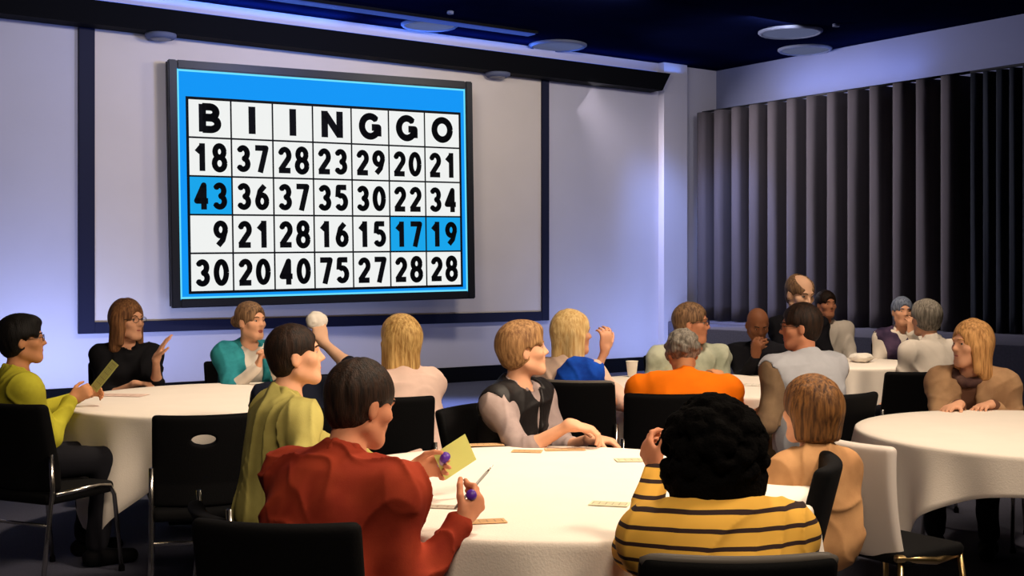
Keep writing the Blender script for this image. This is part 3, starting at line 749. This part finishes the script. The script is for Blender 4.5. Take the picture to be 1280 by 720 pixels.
def chair_meshes():
    for q in (-1, 1):
        b = MB(); b.tube([(q*.215, -.20, .62), (q*.215, -.19, .46), (q*.215, -.22, .25), (q*.225, -.26, .012)], .011, 10); CHM['rear', q] = b
        b = MB(); b.tube([(q*.215, -.17, .435), (q*.215, .10, .435), (q*.215, .17, .425), (q*.22, .195, .38), (q*.225, .24, .012)], .011, 10); CHM['front', q] = b
    b = MB(); b.tube([(-.215, -.15, .425), (.215, -.15, .425)], .009, 8); b.tube([(-.215, .15, .425), (.215, .15, .425)], .009, 8); b.tube([(-.22, -.215, .30), (.22, -.215, .30)], .008, 8); CHM['frame', 0] = b
    for k, b in CHM.items():
        bmesh.ops.recalc_face_normals(b.bm, faces=b.bm.faces[:]); me = bpy.data.meshes.new('tube'); b.bm.to_mesh(me); b.bm.free()
        me.materials.append(M_chrome); me.polygons.foreach_set('use_smooth', [True]*len(me.polygons)); CHM[k] = me
chair_meshes()
def chair(x, y, A, lab, back=ME_BACKP, m=None, low=False, rim=False, grp='black stacking chairs at the tables', name='stacking_chair'):
    o = empty(name, c2w(x, y, 0), wrot(A), lab, 'chair', grp)
    me = back.copy() if not back.materials or m else back
    if not me.materials: me.materials.append(m or M_chair)
    bk = link('backrest', me, None, o); bk.location = (0, -.215, .645); bk.rotation_euler = (math.radians(4), 0, 0)
    if low: bk.scale = (1, 1, .42); bk.location.z = .50
    if not ME_SEAT.materials: ME_SEAT.materials.append(M_chair)
    st = link('seat', ME_SEAT, None, o); st.location = (0, 0, .445-.028)
    for q in (-1, 1):
        link('leg', CHM['rear', q], None, o); link('leg', CHM['front', q], None, o)
        for yy in (-.26, .24): MB().lathe([(.015, 0), (.015, .02), (.012, .03)], (q*.225, yy, .0), 12).build('foot_cap', M_blackp, o)
    link('frame', CHM['frame', 0], None, o)
    if rim:
        pts = [(x_, 1.0*.9*x_*x_-.175*.204, .206-(max(abs(x_)-.17, 0)*9)**2*.12) for x_ in [-.205+.41*k/20 for k in range(21)]]
        MB().tube(pts, .0125, 8).build('rim', mat('rim_highlight', (104, 98, 92), .5), bk, True)  # grey rim tube, the edge highlight is put into its colour
    return o
# ------------------------------------------------------------------ people, with the chairs they sit on
dk = cloth('cloth_dark', (26, 26, 32)); jean = cloth('denim', (44, 52, 82)); khaki = cloth('khaki_trousers', (96, 84, 66))
def seated(key, chairlab, ch=None, low=False, rim=False, **k):
    p = person(key, **k)
    if ch: chair(ch[0], ch[1], ch[2], chairlab, low=low, rim=rim); return p
    b = p['l2c'](V3(0, -.015, 0))
    chair(p['base'][0]+b[0], p['base'][1]+b[1], p['A'], chairlab, low=low)
    return p
P = {}
P['lime'] = seated('lime', 'black chair under the person in the lime green shirt at the left edge', ch=(-2.2, 5.8, 25), label='person with short black hair and lime green shirt holding a card at the left edge',
    hx=29, hy=426, d=5.95, A=58, lean=4, HA=72, hpitch=4, skin='tan', hair='thick', hc='black', shirt=cloth('shirt_lime', (196, 190, 60), (172, 164, 48)), pants=dk, glasses=True, res=.007, seed=11,
    hands=[dict(at=(98, 496, 6.45), dir=(.9, .4, .35), palm=(.2, -.6, -.6), curl=.7), dict(at=(88, 500, 6.05), dir=(.8, .3, .5), palm=(-.1, .7, -.2), curl=.9)])
P['wave'] = seated('wave', 'black chair behind the gesturing woman in black', label='woman with auburn hair, glasses and open black shirt raising her hand at the left table',
    hx=160, hy=401, d=7.9, A=155, lean=8, HA=118, hs=1.12, skin='light', hair='shoulder', hc='auburn', shirt=cloth('shirt_black', (24, 24, 28)), sleeve=.62, pants=dk, fem=True, glasses=True, res=.008, seed=12, collar=True,
    hands=[dict(at=(195, 449, 7.7), dir=(.45, 0, .9), palm=(.8, .3, -.3), curl=.15, pole=(.0, .2, -1), size=1.15), dict(at=(168, 480, 7.75), dir=(1, -.1, 0), palm=(0, 0, -1), curl=.5)])
P['teal'] = seated('teal', 'black chair of the smiling woman in teal', label='smiling woman with hair in a bun, teal cardigan and white top at the left table',
    hx=314, hy=402, d=7.95, A=150, lean=10, HA=125, hs=1.05, skin='light', hair='bun', hc='greybrown', shirt=cloth('shirt_white', (226, 216, 204)), over='cardigan', overm=cloth('cardigan_teal', (52, 146, 156), (36, 112, 124)),
    pants=dk, fem=True, res=.008, seed=13, smile=True, collar=False,
    hands=[dict(at=(342, 455, 7.68), dir=(-.4, -.1, .8), palm=(-.7, -.2, -.2), curl=.8), dict(at=(322, 458, 7.68), dir=(.3, -.1, .9), palm=(.7, .2, -.2), curl=.8)])
P['olive'] = seated('olive', 'black chair under the man in the olive shirt', low=True, label='man with short dark hair and olive green shirt in profile behind the red shirt man',
    hx=370, hy=445, d=4.6, A=62, lean=8, HA=78, hpitch=6, skin='light', hair='crew', hc='darkbrown', shirt=cloth('shirt_olive', (180, 170, 98), (158, 148, 82)), sleeve=1, pants=khaki, res=.0055, seed=14, disp=.007,
    hands=[dict(at=(480, 583, 4.55), dir=(.9, .2, 0), palm=(0, 0, -1), curl=.4), dict(at=(455, 600, 4.15), dir=(.9, .2, 0), palm=(0, 0, -1), curl=.4)])
P['hidden'] = seated('hidden', 'black chair under the person behind the olive shirt man', label='person in dark top mostly hidden behind the olive shirt man, arm raised with a napkin',
    hx=376, hy=440, d=5.75, A=-30, lean=12, HA=-30, skin='pale', hair='crew', hc='darkbrown', shirt=cloth('shirt_navy', (28, 32, 48)), sleeve=.58, pants=dk, res=.009, seed=15, hs=.92,
    hands=[None, dict(at=(404, 428, 5.7), dir=(-.25, .0, .9), palm=(-.5, .8, 0), curl=1.0, pole=(.7, -.2, -1))])
P['longhair'] = seated('longhair', 'black chair under the woman with long straight blonde hair', ch=(-.62, 6.1, -10), label='woman with long straight blonde hair from behind in pale pink blouse at left table',
    hx=499, hy=426, d=6.15, A=-42, lean=12, HA=-50, hs=1.05, skin='light', hair='long', hc='blond', shirt=cloth('blouse_pink', (240, 208, 194)), pants=dk, fem=True, res=.007, seed=16, collar=False,
    hands=[dict(at=(440, 500, 6.4), curl=.4), dict(at=(470, 500, 6.6), curl=.4)])
P['red'] = seated('red', 'black chair under the man in the red shirt', ch=(-.54, 3.17, 8), label='dark haired man in rust red shirt from behind in the foreground with card and pen',
    hx=452, hy=506, d=3.4, A=38, lean=20, HA=52, hpitch=-14, wide=1.16, skin='ruddy', hair='short', hc='darkbrown', shirt=cloth('shirt_rust', (158, 60, 38), (134, 44, 30)), pants=dk, res=.0045, seed=17, disp=.006,
    hands=[dict(at=(512, 588, 3.82), dir=(.9, .3, .15), palm=(.3, -.9, -.2), curl=.95), dict(at=(574, 655, 3.28), pole=(0, -.2, -1), dir=(.55, .35, .6), palm=(-.8, .4, .0), curl=1.05)])
P['vest'] = seated('vest', 'black chair under the young man in the dark vest', label='young man with strawberry blond hair and dark vest leaning on the near table',
    hx=655, hy=438, d=5.3, A=120, lean=5, HA=82, hpitch=6, skin='light', hair='thick', hc='strawberry', shirt=cloth('shirt_grey', (172, 154, 150), (142, 126, 124)), sleeve=.62, over='vest', overm=mat('vest_black', (22, 19, 20), .55, bump=.4, bscale=18), pants=jean, res=.0055, seed=18,
    hands=[dict(at=(738, 548, 5.15), dir=(1, -.15, -.12), palm=(0, 0, -1), curl=.7, size=1.1), dict(at=(712, 531, 4.9), dir=(.95, .1, -.2), palm=(0, .1, -1), curl=.6, size=1.1, pole=(-.8, .1, -.9))])
P['paleblond'] = seated('paleblond', 'black chair with rounded rim behind the pale blonde woman', ch=(.40, 6.9, 12), rim=True, label='woman with pale blonde hair raising a hand beside the middle table',
    hx=716, hy=417, d=7.1, A=30, lean=12, HA=72, hs=1.1, skin='light', hair='shoulder', hc='paleblond', shirt=cloth('top_beige', (236, 204, 184)), sleeve=.6, pants=jean, fem=True, res=.008, seed=19, collar=False,
    hands=[dict(at=(756, 440, 7.2), dir=(.1, 0, 1), palm=(-.5, .8, 0), curl=.6, pole=(.5, 0, -1), size=1.15), dict(at=(740, 490, 6.9), curl=.5)])
P['palegreen'] = seated('palegreen', 'black chair under the man in the pale green shirt', label='man with brown hair, glasses and pale green shirt behind the middle table',
    hx=865, hy=405, d=8.5, A=160, lean=8, HA=108, hs=1.2, wide=1.3, skin='ruddy', hair='short', hc='greybrown', shirt=cloth('shirt_sage', (196, 200, 178), (160, 166, 146)), pants=khaki, glasses=True, res=.009, seed=20,
    hands=[dict(at=(905, 478, 8.3), dir=(-.2, -.9, 0), curl=.4), dict(at=(832, 474, 8.25), dir=(.5, -.7, 0), curl=.4)])
P['orange'] = seated('orange', 'black chair behind the person in orange', ch=(.78, 6.25, 4), label='person with curly grey hair hunched forward in a bright orange shirt',
    hx=853, hy=443, d=6.75, A=4, lean=34, HA=-10, hpitch=-25, wide=1.3, skin='tan', hair='curlyshort', hc='grey', shirt=cloth('shirt_orange', (255, 126, 14)), pants=dk, res=.008, seed=21, collar=False,
    hands=[dict(at=(812, 488, 7.0), curl=.5), dict(at=(905, 480, 6.95), curl=.5)])
P['bald'] = seated('bald', 'black chair under the bald man in black', label='bald man with dark skin and black jacket holding a hand up behind the middle table',
    hx=947, hy=406, d=8.55, A=215, lean=14, HA=175, hpitch=-28, wide=1.05, skin='dark', hair=None, hc='black', shirt=cloth('jacket_black', (18, 18, 24)), pants=dk, res=.009, seed=22,
    hands=[dict(at=(915, 477, 8.45), curl=.5), dict(at=(944, 448, 8.3), dir=(.1, -.2, 1), palm=(.7, .5, 0), curl=.8, size=1.2)])
P['jacket'] = seated('jacket', 'black chair under the man in the tan shirt and grey vest', label='man facing left with glasses, tan sleeves and pale grey vest beside the middle table',
    hx=1000, hy=409, d=6.3, A=-30, lean=6, HA=-78, hpitch=-4, wide=1.1, skin='ruddy', hair='short', hc='darkbrown', shirt=cloth('shirt_tan', (150, 124, 96), (124, 100, 78)), over='vest', overm=cloth('vest_pale', (190, 192, 200)), pants=khaki, glasses=True, res=.007, seed=23, smile=True,
    hands=[dict(at=(952, 515, 6.35), dir=(-.7, .5, -.1), curl=.5), dict(at=(985, 520, 6.7), dir=(-.8, .3, 0), curl=.5)])
P['balding'] = seated('balding', 'black chair under the balding man before the curtain', label='balding man with grey hair at the back table, head bowed before the curtain',
    hx=1000, hy=368, d=10.2, A=165, lean=4, s=1.05, HA=155, hpitch=-16, hs=1.25, skin='pale', hair='balding', hc='greybrown', shirt=cloth('jacket_black', (18, 18, 24)), pants=dk, res=.010, seed=24)
P['waiter'] = seated('waiter', 'black chair under the dark haired person at the back table', label='dark haired person in a white shirt sitting furthest back before the curtain',
    hx=1033, hy=381, d=10.6, A=178, lean=8, HA=165, skin='ruddy', hair='short', hc='darkbrown', shirt=cloth('shirt_white', (226, 216, 204)), pants=dk, res=.010, seed=25)
P['bluehair'] = seated('bluehair', 'black chair under the grey haired woman in the patterned waistcoat', label='woman with short blue-grey hair, white shirt and dark patterned waistcoat at the back table',
    hx=1128, hy=390, d=10.0, A=190, lean=8, HA=180, skin='light', hair='short', hc='bluegrey', shirt=cloth('shirt_white', (226, 216, 204)), over='vest', overm=cloth('vest_purple', (84, 66, 92), (40, 34, 60)), pants=dk, fem=True, res=.010, seed=26,
    hands=[dict(at=(1138, 416, 9.7), dir=(.1, 0, 1), palm=(-.4, .9, 0), curl=.6), None])
P['whiteback'] = seated('whiteback', 'black chair with its back to us behind the white shirted person', ch=(2.42, 7.58, -8), label='grey haired person in a white shirt seen from behind at the back right',
    hx=1157, hy=399, d=8.1, A=-22, lean=16, HA=-20, skin='light', hair='thick', hc='grey', shirt=cloth('shirt_white', (226, 216, 204)), pants=dk, res=.009, seed=27)
P['scarf'] = seated('scarf', 'black chair under the blonde woman in tan', label='woman with long strawberry blonde hair, tan cardigan and scarf behind the right table',
    hx=1213, hy=431, d=6.5, A=-150, lean=12, HA=-108, hs=1.05, skin='light', hair='shoulder', hc='sandy', shirt=cloth('shirt_brown', (110, 76, 60)), over='cardigan', overm=cloth('cardigan_tan', (190, 152, 114), (160, 124, 92)), pants=dk, fem=True, res=.007, seed=28, collar=False,
    hands=[dict(at=(1240, 506, 6.3), dir=(-.7, -.5, 0), curl=.5), dict(at=(1200, 506, 6.25), dir=(-.7, -.4, -.1), curl=.5)])
sw_m = bpy.data.materials.new('sweater_striped'); sw_m.use_nodes = True; nt = sw_m.node_tree; bs = nt.nodes['Principled BSDF']; bs.inputs['Roughness'].default_value = .9
tc = nt.nodes.new('ShaderNodeTexCoord'); sx = nt.nodes.new('ShaderNodeSeparateXYZ'); nt.links.new(tc.outputs['Object'], sx.inputs[0])
m1 = nt.nodes.new('ShaderNodeMath'); m1.operation = 'MULTIPLY'; m1.inputs[1].default_value = 1/.037; nt.links.new(sx.outputs['Z'], m1.inputs[0])
m2 = nt.nodes.new('ShaderNodeMath'); m2.operation = 'FRACT'; nt.links.new(m1.outputs[0], m2.inputs[0])
m3 = nt.nodes.new('ShaderNodeMath'); m3.operation = 'LESS_THAN'; m3.inputs[1].default_value = .26; nt.links.new(m2.outputs[0], m3.inputs[0])
mx = nt.nodes.new('ShaderNodeMix'); mx.data_type = 'RGBA'; nt.links.new(m3.outputs[0], mx.inputs[0]); mx.inputs[6].default_value = (*lin((240, 184, 72)), 1); mx.inputs[7].default_value = (*lin((44, 20, 16)), 1)
nt.links.new(mx.outputs[2], bs.inputs['Base Color'])
P['afro'] = seated('afro', 'black chair with a grey highlighted rim in front, under the striped sweater woman', ch=(.47, 2.80, -2), rim=True, label='woman with big black curly hair and yellow striped sweater from behind in the foreground',
    hx=886, hy=556, d=3.0, A=-8, lean=14, HA=-15, hs=1.0, wide=1.08, skin='ruddy', hair='afro', hc='black', shirt=sw_m, pants=dk, fem=True, res=.0055, seed=29, collar=False, face=True,
    hands=[dict(at=(824, 590, 3.30), dir=(-.3, .5, .6), palm=(.7, .3, 0), curl=.8), dict(loc=(.2, .42, .80))])
P['bob'] = seated('bob', 'dark chair under the person with the brown bob', ch=(.78, 3.97, -74), label='person with glossy brown bob and tan top seen from behind at the near table',
    hx=1012, hy=514, d=4.2, A=-20, lean=8, HA=-35, s=.80, hs=1.18, wide=.84, skin='light', hair='bob', hc='bobbrown', shirt=cloth('top_tan', (192, 146, 100), (166, 122, 82)), pants=khaki, fem=True, res=.0055, seed=30, collar=False,
    hands=[dict(at=(905, 590, 4.2), dir=(-.8, .3, 0), curl=.5), dict(at=(930, 590, 4.35), dir=(-.8, .3, 0), curl=.5)])
# the afro's neighbour wears a scarf: a wound tube round the neck
def ring(p, r0, r1, m, name, dz=0.0):
    S = Sdf(); pts = []
    for i in range(14):
        t = 2*math.pi*i/14; pts.append(p['N']+p['up']*(.02+.02*math.sin(t)+dz)+p['RC'][:, 0]*math.cos(t)*r0*p['s']+p['fw']*(math.sin(t)*r0*1.05*p['s']+.015)-p['up']*max(math.sin(t), 0)*.05)
    for a, b in zip(pts, pts[1:]+pts[:1]): S.cap(a, b, r1, k=.01)
    sdf_obj(name, S, .006, m, p['root'], waves(7, .006, 50))
ring(P['scarf'], .085, .024, cloth('scarf_knit', (120, 92, 84), (70, 48, 50)), 'scarf')

# free chairs
chair(-1.37, 5.41, -15, 'empty black chair with an oval hole in its back, facing the left table', back=ME_BACK)
wm = mat('shell_white', (206, 196, 188), .45)
wc = empty('shell_chair', c2w(1.42, 4.55, 0), wrot(55), 'white curved chair back on gilt metal base beside the right table', 'chair')
S = Sdf(); S.box((0, 0, 0), (.13, .004, .19), .02, k=.01); me = S.mesh(.007, None, 1)
n = len(me.vertices); co = np.zeros(n*3); me.vertices.foreach_get('co', co); co = co.reshape(-1, 3); co[:, 1] += 1.1*co[:, 0]**2+.5*co[:, 2]**2-.12*co[:, 2]; me.vertices.foreach_set('co', co.ravel()); me.update()
bk = link('backrest', me, wm, wc, True); bk.location = (0, -.2, .62)
S = Sdf(); S.box((0, 0, .43), (.17, .16, .006), .018, k=.01); sdf_obj('seat', S, .008, M_chair, wc)
gilt = mat('gilt_metal', (176, 150, 104), .3, metal=1.0)
MB().tube([(-.17, -.20, .44), (-.19, 0, .41), (-.16, .18, .41), (.16, .18, .41), (.19, 0, .41), (.17, -.20, .44)], .014, 10).build('frame', gilt, wc, True)
for qx in (-1, 1):
    for qy in (-1, 1): MB().tube([(qx*.165, qy*.17, .42), (qx*.20, qy*.22, .012)], .011, 10).build('leg', gilt, wc, True)

# ------------------------------------------------------------------ things held and lying about
def gripw(key, i, fwd=0.0, palm=0.0, side=0.0):
    base, l2c, p, hd_, pn, ts = GRIP[key][i]; q = base+l2c(p+hd_*fwd+pn*palm+ts*side); return c2w(q[0], q[1], q[2])
def dirw(v): return c2w(v[0], v[1], v[2])
def card(name, c, u, v, w_, h_, m, lab, cat='card', marks=None):
    u = dirw(u).normalized(); v = dirw(v); v = (v-u*v.dot(u)).normalized(); nn = u.cross(v)
    R = Matrix((u, v, nn)).transposed()
    root = empty(name, c, 0, lab, cat); root.rotation_euler = R.to_euler()
    MB().box((0, 0, 0), (w_, h_, .0015)).build('sheet', m, root)
    b = MB()
    for k in range(1, 5): b.box((0, -h_/2+h_*k/5, .0009), (w_*.86, .0015, .0004))
    for k in range(0, 6): b.box((-w_*.43+w_*.86*k/5, 0, .0009), (.0015, h_*.6, .0004))
    b.build('printed_grid', mat('print_ink', (120, 104, 84), .8), root)
    return root
M_yg = mat('card_green', (196, 196, 112), .8); M_tanc = mat('card_tan', (214, 170, 122), .85)
card('bingo_card', gripw('lime', 1, .10, .0)+Vector((0, 0, .03)), (.55, .2, .75), (-.5, .8, .2), .17, .12, M_yg, 'yellow-green card held up by the lime shirt person')
card('bingo_card', gripw('red', 0, .065, -.01, .02), (.6, .35, .35), (.45, .3, -.6), .125, .095, M_yg, 'yellow-green card held in the red shirt man\'s left hand')
TZ = .7425
def flat(px, py, w_, h_, rot, lab, m=M_tanc, name='paper_card'):
    d = (CAMZ-TZ)*F/(py-HOR); p = c2w((px-640)/F*d, d, TZ+.001)
    r = math.radians(rot); return card(name, p, (math.cos(r), math.sin(r), 0), (-math.sin(r), math.cos(r), 0), w_, h_, m, lab)
flat(608, 556, .14, .07, 10, 'tan card at the back edge of the near table beside the green card')
flat(659, 564, .12, .07, -8, 'tan card under the young man\'s elbow on the near table')
flat(706, 562, .16, .06, 6, 'long tan card below the young man\'s hands')
flat(604, 652, .13, .06, 12, 'tan card right of the red shirt man\'s pen hand')
flat(566, 634, .18, .05, -10, 'grey paper slip under the red shirt man\'s pen hand', mat('slip_grey', (196, 184, 168), .8))
flat(794, 575, .15, .08, 4, 'pale green card before the striped sweater woman\'s hand', mat('card_pale', (214, 210, 176), .8))
flat(762, 630, .12, .07, -15, 'pale card left of the striped sweater woman', mat('card_pale', (214, 210, 176), .8))
flat(150, 494, .30, .14, -8, 'pale pink paper beside the lime shirt person\'s hands', mat('paper_pink', (230, 200, 186), .85))
flat(945, 481, .26, .16, -20, 'white paper sheet at the right side of the middle table', M_paper)
flat(820, 488, .2, .12, 15, 'white paper left on the middle table by the orange shirt', M_paper)
M_purp = mat('purple_plastic', (84, 40, 150), .35); M_lav = mat('lavender_plastic', (178, 158, 200), .4)
def dauber(c, axis, lab):
    ax = dirw(axis).normalized(); o = empty('bingo_marker', c, 0, lab, 'marker'); o.rotation_euler = ax.to_track_quat('Z', 'Y').to_euler()
    MB().lathe([(.010, -.05), (.013, -.045), (.013, .02), (.009, .028)], seg=20).build('barrel', M_lav, o, True)
    MB().lathe([(.0135, .022), (.0145, .026), (.0145, .048), (.009, .052)], seg=20).build('cap', M_purp, o, True)
dauber(gripw('red', 0, .02, -.005, .015), (.3, -.8, .5), 'purple capped marker in the red shirt man\'s left hand beside the card')
dauber(gripw('red', 1, .0, -.01, .0), (-.1, -.9, .4), 'purple capped marker gripped in the red shirt man\'s right hand')
pn_ = MB(); c = gripw('red', 1, .0, .0, .02); d_ = dirw((.55, .5, .55)).normalized()
o = empty('pen', c, 0, 'thin grey pen pointing up from the red shirt man\'s right hand', 'pen'); o.rotation_euler = d_.to_track_quat('Z', 'Y').to_euler()
MB().lathe([(.002, -.06), (.004, -.05), (.004, .085)], seg=14).build('barrel', mat('pen_grey', (150, 146, 140), .3), o, True)
MB().lathe([(.0035, .085), (.002, .10), (.0008, .112)], seg=12).build('tip', M_chrome, o, True)
# napkins and cup
def crumple(name, c, r, m, lab, seed, cat='napkin', flatz=.6):
    S = Sdf(); rg = random.Random(seed)
    for i in range(9):
        a_ = rg.uniform(0, 6.28); S.ell((math.cos(a_)*r*.5*rg.random(), math.sin(a_)*r*.5*rg.random(), r*flatz*.5), (r*rg.uniform(.4, .7), r*rg.uniform(.3, .6), r*flatz*rg.uniform(.4, .55)), rotax((0, 0, 1), a_), k=.01)
    S.clip((0, 0, 0), (0, 0, -1), k=.002); me = S.mesh(.005, waves(seed, .006, 90), 1); o = link(name, me, m, None, True); o.location = c; return tag(o, lab, cat)
crumple('napkin', gripw('hidden', 1, -.01, 0)+Vector((0, 0, -.0)), .055, M_paper, 'white napkin held up behind the olive shirt man\'s head', 3, flatz=1.3)
crumple('napkin', atw(1076, 448, 9.6)*1.0, .11, M_paper, 'crumpled napkin on the farthest table', 5)
bpy.data.objects['napkin.001'].location.z = TZ
cp = c2w((790-640)/F*8.25, 8.25, TZ); o = empty('cup', cp, 0, 'white paper cup on the middle table by the raised hand', 'cup')
MB().lathe([(.028, 0), (.040, .10), (.041, .104), (.038, .104), (.027, .006)], seg=28).build('wall', M_paper, o, True)
MB().tube([(.041*math.cos(t*math.pi/10), .041*math.sin(t*math.pi/10), .104) for t in range(20)], .002, 6, closed=True).build('rim', M_paper, o, True)
# blue jacket slipped over the right shoulder of the pale blonde woman
pb = P['paleblond']; s_ = pb['s']; jk = Sdf()
jk.ell(pb['C']+pb['RC'][:, 0]*.085-pb['fw']*.03-pb['up']*.03, (.135, .145, .20), pb['RC'], k=.03); jk.ell(pb['N']+pb['RC'][:, 0]*.16-pb['up']*.09, (.085, .10, .11), pb['RC'], k=.06)
jk.cap(pb['C']-pb['up']*.1+pb['RC'][:, 0]*.13, V3(.15, -.06, .56), .10, .09, k=.06)
sdf_obj('jacket', jk, .008, cloth('jacket_blue', (26, 84, 200), (16, 56, 150)), pb['root'], folds(31, .016, 24))
